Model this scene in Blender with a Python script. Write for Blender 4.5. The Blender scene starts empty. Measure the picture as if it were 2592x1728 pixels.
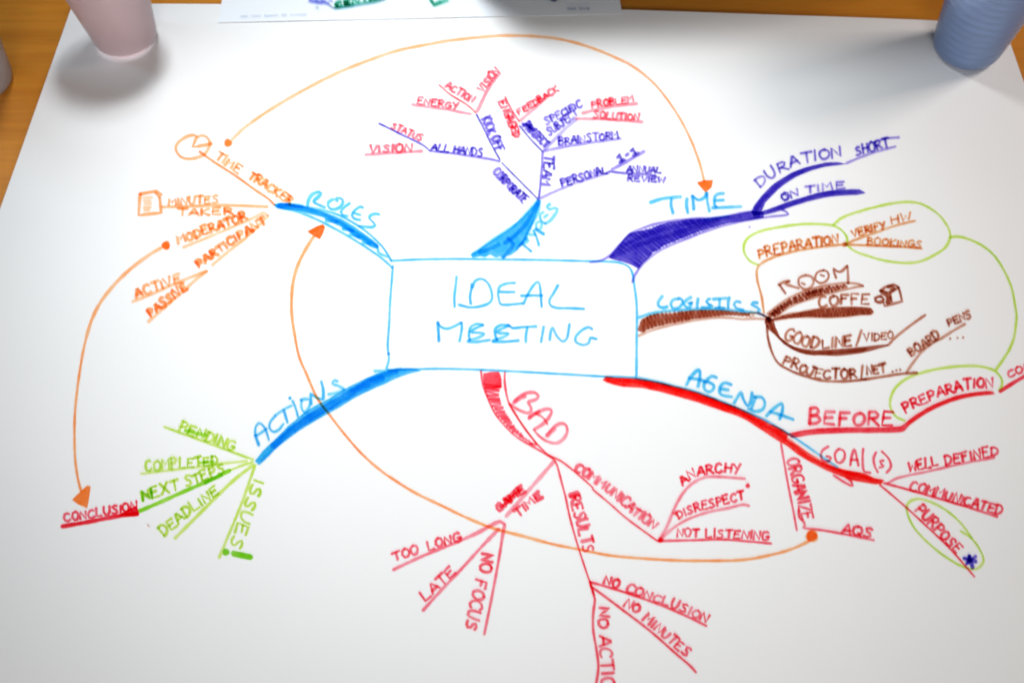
import bpy, math, random
from mathutils import Vector
from mathutils.geometry import tessellate_polygon
random.seed(7)
S = bpy.context.scene
C = S.collection
R = math.radians

# ------------------------------------------------------------------ camera
CAM_H, PITCH, FPX = 0.5, R(58.2), 2520.0          # metres above the table, tilt below the horizon, focal length in photo pixels
cam = bpy.data.cameras.new('camera')
cam.sensor_width = 36.0
cam.lens = 36.0 * FPX / 2592.0
cam.clip_start, cam.clip_end = 0.01, 50
cam.dof.use_dof = True
cam.dof.focus_distance = 0.56
cam.dof.aperture_fstop = 11.0
camo = bpy.data.objects.new('camera', cam)
camo.location = (0, 0, CAM_H)
camo.rotation_euler = (R(90) - PITCH, 0, 0)
C.objects.link(camo)
S.camera = camo

# ------------------------------------------------------------------ world, exposure
W = bpy.data.worlds.new('World')
S.world = W
W.use_nodes = True
W.node_tree.nodes['Background'].inputs[0].default_value = (0.93, 0.96, 1.0, 1)
W.node_tree.nodes['Background'].inputs[1].default_value = 0.03
S.view_settings.view_transform = 'Standard'
S.view_settings.look = 'None'
S.view_settings.exposure = 0.0
S.view_settings.gamma = 1.0
S.render.engine = 'CYCLES'
S.cycles.transparent_max_bounces = 64
S.cycles.max_bounces = 10
S.cycles.filter_width = 1.9

# ------------------------------------------------------------------ lamps (ceiling panel behind, softer ones to the sides, added front fill and centre spot)
def area(name, loc, target, size, power, col):
    l = bpy.data.lights.new(name, 'AREA')
    l.shape = 'RECTANGLE'
    l.size, l.size_y = size
    l.energy = power
    l.color = col
    o = bpy.data.objects.new(name, l)
    o.location = loc
    o.rotation_euler = (Vector(target) - Vector(loc)).to_track_quat('-Z', 'Y').to_euler()
    C.objects.link(o)
area('ceiling_lamp', (-0.24, 0.88, 0.88), (0.0, 0.38, 0), (0.13, 0.13), 2.8, (0.92, 0.975, 1.0))
area('side_lamp', (0.88, 0.74, 0.52), (0.1, 0.36, 0), (0.20, 0.20), 4.0, (1.0, 0.88, 0.80))
area('front_fill', (0.10, -1.60, 0.50), (0.0, 0.50, 0.03), (0.80, 0.35), 33.0, (1.0, 0.94, 0.89))  # added fill from the viewer's side, brightens cup fronts and near paper
area('wall_lamp', (-0.75, 0.70, 0.46), (0.0, 0.40, 0), (0.14, 0.14), 0.7, (0.66, 0.86, 1.0))
def spot(name, loc, target, angle, power, col, radius):
    l = bpy.data.lights.new(name, 'SPOT')
    l.spot_size, l.spot_blend, l.energy, l.color, l.shadow_soft_size = angle, 1.0, power, col, radius
    o = bpy.data.objects.new(name, l)
    o.location = loc
    o.rotation_euler = (Vector(target) - Vector(loc)).to_track_quat('-Z', 'Y').to_euler()
    C.objects.link(o)
spot('centre_fill', (-0.20, 0.78, 0.92), (-0.035, 0.405, 0), R(42), 38.0, (0.95, 0.985, 1.0), 0.07)  # added spot, its bright centre and dim margins imitate lens vignetting

# ------------------------------------------------------------------ helpers
def px(x, y, z=0.0):
    """point of the plane at height z that the photo pixel (x, y) looks at"""
    dx, dy = (x - 1296.0) / FPX, (864.0 - y) / FPX
    st, ct = math.sin(PITCH), math.cos(PITCH)
    t = (CAM_H - z) / (st - dy * ct)
    return (t * dx, t * (ct + dy * st), z)

def mesh_obj(name, verts, faces, mat=None, parent=None, smooth=False, cols=None):
    me = bpy.data.meshes.new(name)
    me.from_pydata(verts, [], faces)
    if cols is not None:
        a = me.color_attributes.new('ink', 'FLOAT_COLOR', 'POINT')
        buf = []
        for c in cols:
            buf += [c[0], c[1], c[2], 1.0]
        a.data.foreach_set('color', buf)
    if smooth:
        me.polygons.foreach_set('use_smooth', [True] * len(me.polygons))
    me.update()
    o = bpy.data.objects.new(name, me)
    C.objects.link(o)
    if mat:
        me.materials.append(mat)
    if parent:
        o.parent = parent
    return o

def empty(name, loc, label, cat, group=None):
    o = bpy.data.objects.new(name, None)
    o.empty_display_size = 0.02
    o.location = loc
    C.objects.link(o)
    o['label'] = label
    o['category'] = cat
    if group:
        o['group'] = group
    return o

def new_mat(name):
    m = bpy.data.materials.new(name)
    m.use_nodes = True
    nt = m.node_tree
    b = nt.nodes['Principled BSDF']
    return m, nt, b

def N(nt, typ, **kw):
    n = nt.nodes.new(typ)
    for k, v in kw.items():
        if k in n.inputs:
            n.inputs[k].default_value = v
        else:
            setattr(n, k, v)
    return n

# ------------------------------------------------------------------ materials
def mat_paper(name, col, bump=0.25):
    m, nt, b = new_mat(name)
    tc = N(nt, 'ShaderNodeTexCoord')
    n1 = N(nt, 'ShaderNodeTexNoise', Scale=620.0, Detail=4.0, Roughness=0.7)
    n2 = N(nt, 'ShaderNodeTexNoise', Scale=14.0, Detail=3.0)
    nt.links.new(tc.outputs['Object'], n1.inputs['Vector'])
    nt.links.new(tc.outputs['Object'], n2.inputs['Vector'])
    mx = N(nt, 'ShaderNodeMix', data_type='RGBA')
    mx.inputs[6].default_value = (col[0] * .93, col[1] * .932, col[2] * .937, 1)
    mx.inputs[7].default_value = (*col, 1)
    ad = N(nt, 'ShaderNodeMath', operation='ADD')
    ml = N(nt, 'ShaderNodeMath', operation='MULTIPLY')
    ml.inputs[1].default_value = 0.5
    nt.links.new(n1.outputs['Fac'], ad.inputs[0])
    nt.links.new(n2.outputs['Fac'], ad.inputs[1])
    nt.links.new(ad.outputs[0], ml.inputs[0])
    nt.links.new(ml.outputs[0], mx.inputs[0])
    nt.links.new(mx.outputs[2], b.inputs['Base Color'])
    bp = N(nt, 'ShaderNodeBump', Strength=bump, Distance=0.0002)
    nt.links.new(n1.outputs['Fac'], bp.inputs['Height'])
    nt.links.new(bp.outputs[0], b.inputs['Normal'])
    b.inputs['Roughness'].default_value = 0.62
    b.inputs['Specular IOR Level'].default_value = 0.35
    return m

def mat_wood():
    m, nt, b = new_mat('table_wood')
    tc = N(nt, 'ShaderNodeTexCoord')
    mp = N(nt, 'ShaderNodeMapping')
    mp.inputs['Scale'].default_value = (1.6, 22.0, 1.0)
    mp.inputs['Rotation'].default_value = (0, 0, R(3))
    n1 = N(nt, 'ShaderNodeTexNoise', Scale=3.0, Detail=8.0, Roughness=0.62, Distortion=0.6)
    n2 = N(nt, 'ShaderNodeTexNoise', Scale=30.0, Detail=5.0, Roughness=0.7)
    nt.links.new(tc.outputs['Object'], mp.inputs['Vector'])
    nt.links.new(mp.outputs[0], n1.inputs['Vector'])
    nt.links.new(mp.outputs[0], n2.inputs['Vector'])
    cr = N(nt, 'ShaderNodeValToRGB')
    cr.color_ramp.elements[0].position = 0.3
    cr.color_ramp.elements[0].color = (0.60, 0.20, 0.014, 1)
    cr.color_ramp.elements[1].position = 0.72
    cr.color_ramp.elements[1].color = (0.82, 0.325, 0.032, 1)
    nt.links.new(n1.outputs['Fac'], cr.inputs[0])
    mx = N(nt, 'ShaderNodeMix', data_type='RGBA', blend_type='MULTIPLY')
    mx.inputs[0].default_value = 0.35
    nt.links.new(cr.outputs[0], mx.inputs[6])
    nt.links.new(n2.outputs['Color'], mx.inputs[7])
    nt.links.new(mx.outputs[2], b.inputs['Base Color'])
    b.inputs['Roughness'].default_value = 0.34
    b.inputs['Specular IOR Level'].default_value = 0.4
    bp = N(nt, 'ShaderNodeBump', Strength=0.08, Distance=0.0005)
    nt.links.new(n1.outputs['Fac'], bp.inputs['Height'])
    nt.links.new(bp.outputs[0], b.inputs['Normal'])
    return m

def mat_ink():
    """marker dye: a thin coloured filter on the paper, so crossing strokes darken each other"""
    m = bpy.data.materials.new('marker_ink')
    m.use_nodes = True
    nt = m.node_tree
    nt.nodes.clear()
    at = N(nt, 'ShaderNodeVertexColor')
    at.layer_name = 'ink'
    tc = N(nt, 'ShaderNodeTexCoord')
    no = N(nt, 'ShaderNodeTexNoise', Scale=700.0, Detail=3.0, Roughness=0.7)
    nt.links.new(tc.outputs['Object'], no.inputs['Vector'])
    mr = N(nt, 'ShaderNodeMapRange')
    mr.inputs['From Min'].default_value = 0.35
    mr.inputs['From Max'].default_value = 0.75
    mr.inputs['To Min'].default_value = 0.0
    mr.inputs['To Max'].default_value = 0.15
    nt.links.new(no.outputs['Fac'], mr.inputs['Value'])
    mx = N(nt, 'ShaderNodeMix', data_type='RGBA')
    mx.inputs[7].default_value = (1, 1, 1, 1)
    n2 = N(nt, 'ShaderNodeTexNoise', Scale=85.0, Detail=3.0, Roughness=0.6, Distortion=0.8)
    nt.links.new(tc.outputs['Object'], n2.inputs['Vector'])
    m2 = N(nt, 'ShaderNodeMapRange')
    m2.inputs['From Min'].default_value = 0.42
    m2.inputs['From Max'].default_value = 0.68
    m2.inputs['To Min'].default_value = 0.0
    m2.inputs['To Max'].default_value = 0.16
    nt.links.new(n2.outputs['Fac'], m2.inputs['Value'])
    sm = N(nt, 'ShaderNodeMath', operation='ADD')
    nt.links.new(mr.outputs[0], sm.inputs[0])
    nt.links.new(m2.outputs[0], sm.inputs[1])
    nt.links.new(sm.outputs[0], mx.inputs[0])
    nt.links.new(at.outputs['Color'], mx.inputs[6])
    tr = N(nt, 'ShaderNodeBsdfTransparent')
    nt.links.new(mx.outputs[2], tr.inputs['Color'])
    out = N(nt, 'ShaderNodeOutputMaterial')
    nt.links.new(tr.outputs[0], out.inputs['Surface'])
    return m

def mat_cup(name, col, clear, rough=0.35):
    m = bpy.data.materials.new(name)
    m.use_nodes = True
    nt = m.node_tree
    nt.nodes.clear()
    no = N(nt, 'ShaderNodeTexNoise', Scale=60.0, Detail=4.0)
    tc = N(nt, 'ShaderNodeTexCoord')
    nt.links.new(tc.outputs['Object'], no.inputs['Vector'])
    mc = N(nt, 'ShaderNodeMix', data_type='RGBA')
    mc.inputs[6].default_value = (*col, 1)
    mc.inputs[7].default_value = (col[0] * .93, col[1] * .93, col[2] * .93, 1)
    nt.links.new(no.outputs['Fac'], mc.inputs[0])
    df = N(nt, 'ShaderNodeBsdfDiffuse')
    tl = N(nt, 'ShaderNodeBsdfTranslucent')
    tp = N(nt, 'ShaderNodeBsdfTransparent')
    gl = N(nt, 'ShaderNodeBsdfGlossy', Roughness=rough)
    for n in (df, tl):
        nt.links.new(mc.outputs[2], n.inputs['Color'])
    tp.inputs['Color'].default_value = (min(1, col[0] ** .6), min(1, col[1] ** .6), min(1, col[2] ** .6), 1)
    a = N(nt, 'ShaderNodeMixShader')
    a.inputs[0].default_value = 0.72
    nt.links.new(df.outputs[0], a.inputs[1])
    nt.links.new(tl.outputs[0], a.inputs[2])
    b = N(nt, 'ShaderNodeMixShader')
    b.inputs[0].default_value = clear
    nt.links.new(a.outputs[0], b.inputs[1])
    nt.links.new(tp.outputs[0], b.inputs[2])
    fr = N(nt, 'ShaderNodeFresnel', IOR=1.45)
    c = N(nt, 'ShaderNodeMixShader')
    nt.links.new(fr.outputs[0], c.inputs[0])
    nt.links.new(b.outputs[0], c.inputs[1])
    nt.links.new(gl.outputs[0], c.inputs[2])
    out = N(nt, 'ShaderNodeOutputMaterial')
    nt.links.new(c.outputs[0], out.inputs['Surface'])
    return m

M_INNER = mat_cup('inner_skin', (0.97, 0.97, 0.98), .93, .15)
M_PAPER = mat_paper('flipchart_paper', (0.86, 0.865, 0.87))
M_SHEET = mat_paper('printer_paper', (0.84, 0.88, 0.93), 0.1)
M_WOOD = mat_wood()
M_INK = mat_ink()

# ------------------------------------------------------------------ table
def box(v, f, x0, x1, y0, y1, z0, z1, bev=0.0):
    n = len(v)
    b = bev
    if b <= 0:
        v += [(x0, y0, z0), (x1, y0, z0), (x1, y1, z0), (x0, y1, z0), (x0, y0, z1), (x1, y0, z1), (x1, y1, z1), (x0, y1, z1)]
        f += [tuple(n + i for i in q) for q in ((0, 3, 2, 1), (4, 5, 6, 7), (0, 1, 5, 4), (1, 2, 6, 5), (2, 3, 7, 6), (3, 0, 4, 7))]
        return
    rings = [(0, z0, b), (0, z0 + b, 0), (0, z1 - b, 0), (0, z1, b)]
    for _, z, ins in rings:
        pts = []
        for cx, cy, a0 in ((x1, y1, 0), (x0, y1, 90), (x0, y0, 180), (x1, y0, 270)):
            rx = b * 2
            ox = cx - rx if cx == x1 else cx + rx
            oy = cy - rx if cy == y1 else cy + rx
            for k in range(5):
                a = R(a0 + 22.5 * k)
                pts.append((ox + (rx - ins) * math.cos(a), oy + (rx - ins) * math.sin(a), z))
        v += pts
    m = 20
    for r in range(3):
        for k in range(m):
            k2 = (k + 1) % m
            f.append((n + r * m + k, n + r * m + k2, n + (r + 1) * m + k2, n + (r + 1) * m + k))
    f.append(tuple(n + k for k in reversed(range(m))))
    f.append(tuple(n + 3 * m + k for k in range(m)))

TABLE_Z = -0.0012
table = empty('meeting_table', (0, 0.35, TABLE_Z), 'orange brown wooden meeting table under the large white sheet', 'table')
v, f = [], []
box(v, f, -1.1, 1.1, -1.15, 0.75, -0.035, 0.0, 0.004)
tt = mesh_obj('table_top', v, f, M_WOOD, table)

# ------------------------------------------------------------------ the big white sheet
def lerp(a, b, t):
    return a + (b - a) * t

def curve_at(pts, t):
    """polyline sampled by equal steps of its points"""
    s = t * (len(pts) - 1)
    i = min(int(s), len(pts) - 2)
    u = s - i
    return tuple(lerp(pts[i][k], pts[i + 1][k], u) for k in range(len(pts[0])))

def catmull(pts, step=6.0):
    if len(pts) < 3:
        out = []
        (x0, y0), (x1, y1) = pts[0], pts[-1]
        n = max(1, int(math.hypot(x1 - x0, y1 - y0) / (step * 2)))
        return [(lerp(x0, x1, i / n), lerp(y0, y1, i / n)) for i in range(n + 1)]
    out = []
    for i in range(len(pts) - 1):
        p1, p2 = pts[i], pts[i + 1]
        p0 = pts[i - 1] if i > 0 else (2 * p1[0] - p2[0], 2 * p1[1] - p2[1])
        p3 = pts[i + 2] if i + 2 < len(pts) else (2 * p2[0] - p1[0], 2 * p2[1] - p1[1])
        d = math.hypot(p2[0] - p1[0], p2[1] - p1[1])
        n = max(1, int(d / step))
        # centripetal-ish: damp tangents where neighbours are much longer
        l0 = max(1e-6, math.hypot(p1[0] - p0[0], p1[1] - p0[1]))
        l3 = max(1e-6, math.hypot(p3[0] - p2[0], p3[1] - p2[1]))
        k1, k2 = 2 * d / (l0 + d), 2 * d / (l3 + d)
        t1 = ((p2[0] - p0[0]) * .5 * k1, (p2[1] - p0[1]) * .5 * k1)
        t2 = ((p3[0] - p1[0]) * .5 * k2, (p3[1] - p1[1]) * .5 * k2)
        for j in range(n):
            t = j / n
            a, b = 2 * t ** 3 - 3 * t * t + 1, t ** 3 - 2 * t * t + t
            c, e = -2 * t ** 3 + 3 * t * t, t ** 3 - t * t
            out.append((a * p1[0] + b * t1[0] + c * p2[0] + e * t2[0], a * p1[1] + b * t1[1] + c * p2[1] + e * t2[1]))
    out.append(tuple(pts[-1]))
    return out

def sheet_grid(name, top, bottom, nx, ny, hfun, thick, mat, parent, z0=0.0):
    """sheet between a far edge and a near edge given as world polylines, with real thickness"""
    v, f = [], []
    for layer in (0, 1):
        for j in range(ny + 1):
            for i in range(nx + 1):
                a = curve_at(top, i / nx)
                b = curve_at(bottom, i / nx)
                t = j / ny
                x, y = lerp(a[0], b[0], t), lerp(a[1], b[1], t)
                v.append((x, y, z0 + hfun(x, y) - layer * thick))
    w = nx + 1
    off = w * (ny + 1)
    for j in range(ny):
        for i in range(nx):
            q = j * w + i
            f.append((q, q + w, q + w + 1, q + 1))
            f.append((off + q, off + q + 1, off + q + w + 1, off + q + w))
    for i in range(nx):
        f.append((i, i + 1, off + i + 1, off + i))
        q = ny * w + i
        f.append((q + 1, q, off + q, off + q + 1))
    for j in range(ny):
        q = j * w
        f.append((q + w, q, off + q, off + q + w))
        q = j * w + nx
        f.append((q, q + w, off + q + w, off + q))
    return mesh_obj(name, v, f, mat, parent, smooth=False)

top_px = [(185, 15), (290, 11), (393, 10), (700, 12), (1000, 15), (1300, 19), (1576, 25), (1934, 37), (2180, 45), (2357, 52), (2450, 57), (2537, 62)]
tc = catmull(top_px, 30)
top_edge = [px(x, y)[:2] for x, y in tc]
# resample evenly in x
def resample(poly, n):
    L = [0]
    for a, b in zip(poly, poly[1:]):
        L.append(L[-1] + math.hypot(b[0] - a[0], b[1] - a[1]))
    out = []
    for k in range(n + 1):
        s = L[-1] * k / n
        i = max(0, min(len(poly) - 2, next((j for j in range(len(L)) if L[j] >= s - 1e-9), len(L) - 1) - 1))
        u = (s - L[i]) / max(1e-9, L[i + 1] - L[i])
        out.append((lerp(poly[i][0], poly[i + 1][0], u), lerp(poly[i][1], poly[i + 1][1], u)))
    return out
top_edge = resample(top_edge, 60)
bot_edge = resample([(-0.336, -0.36), (0.338, -0.385)], 60)

def hill(x, y):
    h = 0.0
    if x < -0.296:                                   # the left margin lifts a little off the table
        h += 0.0022 * ((-0.296 - x) / 0.035) ** 2 * (0.6 + 0.4 * math.sin(y * 9 + 1))
    if x > 0.325 and y > 0.4:
        h += 0.0016 * ((x - 0.325) / 0.035) ** 2
    if y < 0.06:
        h += 0.0015 * math.sin((0.06 - y) * 11) ** 2
    return h

sheet = sheet_grid('mind_map_sheet', top_edge, bot_edge, 90, 120, hill, 0.00025, M_PAPER, None)
sheet['label'] = 'large white flipchart sheet with a coloured felt pen mind map around IDEAL MEETING'
sheet['category'] = 'poster'

# ------------------------------------------------------------------ pen strokes
TILE = {
 'a': (0, 0, .2551), 'b': (500, 0, .2551), 'c': (900, 100, .20408), 'd': (1200, 100, .20408), 'e': (1200, 360, .2551),
 'f': (1500, 0, .2551), 'g': (1600, 320, .30612), 'h': (2060, 440, .2296), 'i': (1900, 680, .2551), 'j': (1500, 660, .2551),
 'k': (960, 640, .2551), 'l': (1900, 900, .29853), 'm': (1900, 1080, .29853), 'n': (1500, 1080, .2551), 'o': (1200, 920, .2551),
 'p': (1340, 1328, .2551), 'q': (940, 1228, .2551), 'r': (340, 1000, .2551), 's': (120, 1060, .2551), 't': (580, 860, .22959),
 'u': (320, 320, .20408), 'v': (320, 500, .20408), 'w': (660, 440, .2551), 'x': (540, 0, .15306), 'y': (900, 0, .15306),
 'z': (1240, 0, .15306), 'A': (0, 560, .28061), 'B': (2400, 780, .1786), 'S': (900, 0, .5102)}

def lin(c):
    return tuple(((x / 255.0) / 12.92 if x <= 10 else (((x / 255.0) + .055) / 1.055) ** 2.4) for x in c)
# colour a single coat leaves on white paper; light passes the dye twice, so each pass filters by the square root
INK = {'cy': (40, 172, 238), 'in': (74, 58, 196), 'rd': (248, 56, 76), 'cr': (246, 26, 46), 'fr': (255, 20, 16), 'br': (164, 78, 52),
       'or': (255, 144, 72), 'od': (255, 100, 14), 'oc': (220, 116, 50), 'gr': (176, 218, 52), 'gd': (118, 206, 14), 'tq': (10, 130, 92),
       'gy': (110, 130, 165), 'bl': (130, 140, 225), 'bc': (0, 140, 250)}
INK = {k: tuple(math.sqrt(max(0.004, c)) for c in lin(v)) for k, v in INK.items()}

# hand-lettered capitals: '/' separates pen strokes, '~' marks a curved one
FONT = {
 'A': '-.02,0 .42,1 .5,.98 .92,-.02/.12,.36 .82,.38', 'B': '.08,0 .05,1/~.02,.98 .5,1 .68,.8 .5,.58 .1,.52/~.1,.52 .6,.5 .82,.25 .6,.03 .04,0',
 'C': '~.82,.84 .6,1 .25,.92 .03,.5 .15,.1 .5,-.02 .88,.14', 'D': '.1,0 .06,1/~.0,.96 .5,.96 .86,.62 .72,.2 .4,.02 .02,.0',
 'E': '.82,.98 .1,1 .06,.02 .84,0/.08,.52 .66,.54', 'F': '.1,-.02 .08,1 .8,.98/.08,.54 .62,.56', 'G': '~.84,.86 .6,1 .22,.9 .02,.48 .2,.05 .55,0 .84,.14 .84,.42/.5,.42 .98,.42',
 'H': '.08,0 .06,1/.8,0 .84,1/.06,.52 .84,.52', 'I': '.2,0 .2,1', 'J': '~.55,1 .55,.4 .42,.02 .1,.0 -.02,.2/.25,1 .85,1', 'K': '.1,0 .06,1/.8,1 .1,.48 .86,0',
 'L': '.1,1 .06,.02 .84,0', 'M': '.02,0 .08,1 .42,.42 .82,1 .92,0', 'N': '.04,0 .08,1 .78,.02 .84,1', 'O': '~.45,1 .1,.82 .02,.4 .28,.02 .64,.04 .88,.42 .76,.86 .42,1',
 'P': '.1,-.02 .06,1/~.02,.96 .5,1 .8,.8 .62,.52 .08,.46', 'Q': '~.45,1 .1,.82 .02,.4 .28,.02 .64,.04 .88,.42 .76,.86 .42,1/.5,.3 .95,-.1', 'R': '.1,-.02 .06,1/~.02,.96 .5,1 .76,.8 .58,.54 .1,.48/.3,.48 .9,-.02',
 'S': '~.8,.88 .5,1 .16,.86 .3,.6 .66,.42 .74,.14 .42,-.02 .02,.08', 'T': '-.04,.98 .94,1/.46,1 .46,0', 'U': '~.06,1 .04,.4 .22,.02 .58,.02 .78,.36 .82,1', 'V': '.0,1 .4,0 .84,1',
 'W': '-.02,1 .2,0 .48,.7 .74,0 1.0,1', 'X': '.02,1 .84,0/.8,1 .04,0', 'Y': '.02,1 .42,.5/.86,1 .3,-.05', 'Z': '.02,.98 .8,1 .05,.02 .86,0', '1': '.02,.66 .32,1 .34,.02/.02,0 .66,0',
 '-': '.1,.42 .6,.46', '!': '.3,1 .3,.3/.28,.04 .32,0', '(': '~.6,1.08 .2,.7 .2,.3 .6,-.08', ')': '~.1,1.08 .5,.7 .5,.3 .1,-.08', '.': '.2,.0 .3,.04', '/': '.7,1.1 .0,-.1', ' ': ''}
WIDTH = {'I': .42, '1': .7, ' ': .55, '-': .65, '!': .5, '(': .6, ')': .6, '.': .4, 'M': 1.2, 'W': 1.2, '/': .7}

def nib(x, y):
    """how broad the slanted nib was held in each part of the sheet (photo pixels)"""
    if y < 470 and 850 < x < 1700: return 3.8
    if 950 < x < 1600 and 650 < y < 960: return 2.0
    if x < 850 and y < 850: return 3.5
    if x < 760: return 1.5
    if 1180 < x < 1700 and 900 < y < 1370: return 4.2
    if y > 1300: return 2.0
    if x > 1850: return 2.4
    return 3.0
NV = (0.67, 0.742)

class Ink:
    count = 0
    def __init__(self):
        self.v, self.f, self.c = [], [], []
    def level(self):
        Ink.count += 1
        return BASE_Z[0] + (Ink.count % 180) * 2.2e-6
    def vert(self, x, y, z, ink, d):
        self.v.append(px(x, y, z))
        self.c.append(tuple(c ** d for c in INK[ink]))
        return len(self.v) - 1
    def stroke(self, pts, ink, w, d, sharp=False, jit=0.25, cap=True):
        """a ribbon along pts (photo pixels); its edges fade like wet ink, its width follows the nib"""
        if len(pts) < 2:
            return
        if sharp:
            q = [pts[0]]
            for a, b in zip(pts, pts[1:]):
                n = max(1, int(math.hypot(b[0] - a[0], b[1] - a[1]) / 14))
                q += [(lerp(a[0], b[0], k / n), lerp(a[1], b[1], k / n)) for k in range(1, n + 1)]
            pts = q
        else:
            pts = catmull(pts, 5.0 if w < 9 else 9.0)
        z = self.level()
        n = len(pts)
        rows = []
        ph = random.random() * 6.28
        run = 0.0
        for i, (x, y) in enumerate(pts):
            a = pts[max(0, i - 1)]
            b = pts[min(n - 1, i + 1)]
            tx, ty = b[0] - a[0], b[1] - a[1]
            L = math.hypot(tx, ty) or 1.0
            tx, ty = tx / L, ty / L
            if i:
                run += math.hypot(x - pts[i - 1][0], y - pts[i - 1][1])
            k = nib(x, y)
            sp = abs(tx * NV[1] - ty * NV[0]) * k
            we = w + sp * (1.0 if w < 9 else 0.4)
            dd = d * ((w + 2.0) / (we + 2.0)) ** 1.25
            wob = 1 + 0.09 * math.sin(run * .11 + ph) + 0.06 * math.sin(run * .31 + ph * 2)
            dd *= 1 + 0.13 * math.sin(run * .045 + ph * 3)
            we *= wob
            nx, ny = -ty, tx
            h = we * 0.5
            soft = 1.1
            hi, ho = max(0.25, h - soft), h + soft
            e = 1.0
            zz = z + i * 4e-8
            r = [self.vert(x - nx * ho, y - ny * ho, zz, ink, 0.0), self.vert(x - nx * hi, y - ny * hi, zz, ink, dd * e),
                 self.vert(x + nx * hi, y + ny * hi, zz, ink, dd * e), self.vert(x + nx * ho, y + ny * ho, zz, ink, 0.0)]
            rows.append((r, x, y, tx, ty, h, dd, zz))
        for (r0, *_), (r1, *_) in zip(rows, rows[1:]):
            for k in range(3):
                self.f.append((r0[k], r0[k + 1], r1[k + 1], r1[k]))
        if cap:                                       # rounded ends
            for (r, x, y, tx, ty, h, dd, zz), sg in ((rows[0], -1), (rows[-1], 1)):
                cx0 = self.vert(x + tx * sg * (h * .8 + 1.0), y + ty * sg * (h * .8 + 1.0), zz, ink, 0.0)
                m0 = self.vert(x + tx * sg * h * .35, y + ty * sg * h * .35, zz, ink, dd)
                self.f.append((r[1], r[2], m0) if sg > 0 else (r[2], r[1], m0))
                self.f.append((r[0], r[1], m0, cx0) if sg > 0 else (r[1], r[0], cx0, m0))
                self.f.append((r[2], r[3], cx0, m0) if sg > 0 else (r[3], r[2], m0, cx0))
    def fill(self, pts, ink, d):
        q = catmull(pts + [pts[0]], 16)[:-1]
        ar = sum(a[0] * b[1] - b[0] * a[1] for a, b in zip(q, q[1:] + q[:1]))
        sg = 1.0 if ar > 0 else -1.0
        g = []
        for i, (x, y) in enumerate(q):
            ax, ay = q[i - 1]
            bx, by = q[(i + 1) % len(q)]
            l = math.hypot(bx - ax, by - ay) or 1.0
            g.append((x + sg * (by - ay) / l * 1.5 + random.uniform(-.6, .6), y - sg * (bx - ax) / l * 1.5 + random.uniform(-.6, .6)))
        q = g
        z = self.level()
        idx = [self.vert(x, y, z, ink, d) for x, y in q]
        for t in tessellate_polygon([[Vector((x, -y, 0)) for x, y in q]]):
            self.f.append(tuple(idx[k] for k in t))
    def dot(self, x, y, r, ink, d):
        z = self.level()
        c = self.vert(x, y, z, ink, d)
        a, b = [], []
        ph = random.random() * 6
        for k in range(20):
            t = 2 * math.pi * k / 20
            rr = r * (1 + .07 * math.sin(3 * t + ph))
            a.append(self.vert(x + math.cos(t) * rr * .88, y + math.sin(t) * rr * .88, z, ink, d))
            b.append(self.vert(x + math.cos(t) * (rr + 1.2), y + math.sin(t) * (rr + 1.2), z, ink, 0))
        for k in range(20):
            j = (k + 1) % 20
            self.f.append((c, a[k], a[j]))
            self.f.append((a[k], b[k], b[j], a[j]))
    def zigzag(self, A, B, n, ink, w, d):
        pa, pb = catmull(A, 8), catmull(B, 8)
        pts = []
        for k in range(n):
            t = (k + random.uniform(-.25, .25)) / (n - 1)
            t = min(1, max(0, t))
            src = pa if k % 2 == 0 else pb
            x, y = curve_at(src, t)
            pts.append((x + random.uniform(-1.5, 1.5), y + random.uniform(-1.5, 1.5)))
        for i in range(0, len(pts) - 1):
            self.stroke([pts[i], pts[i + 1]], ink, w, d * random.uniform(.8, 1.1), cap=False)
    def text(self, s, base, h, ink, w, d, slant=0.06):
        """hand lettering along the baseline polyline (photo pixels); h is the cap height"""
        bl = catmull(base, 4) if len(base) > 2 else [base[0], base[1]]
        L = [0]
        for a, b in zip(bl, bl[1:]):
            L.append(L[-1] + math.hypot(b[0] - a[0], b[1] - a[1]))
        def at(s_):
            i = 0
            while i < len(bl) - 2 and L[i + 1] < s_:
                i += 1
            dx, dy = bl[i + 1][0] - bl[i][0], bl[i + 1][1] - bl[i][1]
            l = math.hypot(dx, dy) or 1
            dx, dy = dx / l, dy / l
            t = s_ - L[i]
            return bl[i][0] + dx * t, bl[i][1] + dy * t, dx, dy
        adv = [WIDTH.get(ch, 1.0) for ch in s]
        tot = sum(adv)
        pos = 0.0
        for ch, a in zip(s, adv):
            cell = a / tot * L[-1]
            x0, y0, dx, dy = at(pos + cell * .5)
            gw = cell * (.80 if ch != 'I' else 1.0) * random.uniform(.92, 1.06)
            if ch not in 'IMW1-(). ':
                gw = cell * .80
            if ch == 'I':
                gw = cell
            gh = h * random.uniform(.84, 1.1)
            rise = random.uniform(-.05, .06) * h
            rot = random.uniform(-.08, .08)
            cs, sn = math.cos(rot), math.sin(rot)
            ex, ey = dx * cs - dy * sn, dx * sn + dy * cs
            ux, uy = ey, -ex
            for st in FONT[ch].split('/'):
                if not st:
                    continue
                curve = st[0] == '~'
                P = []
                for p in st.lstrip('~').split():
                    fx, fy = (float(q) for q in p.split(','))
                    cw = {'I': .4, '1': .66, 'M': .95, 'W': .98}.get(ch, .86)
                    fx = (fx - cw / 2) / cw * gw + random.uniform(-.03, .03) * h + fy * slant * h
                    fy = fy * gh + rise + random.uniform(-.03, .03) * h
                    P.append((x0 + ex * fx + ux * fy, y0 + ey * fx + uy * fy))
                self.stroke(P, ink, w * (.84 if h < 19 else 1.12) * random.uniform(.92, 1.25), d * random.uniform(.85, 1.25), sharp=not curve)
            pos += cell
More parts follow.
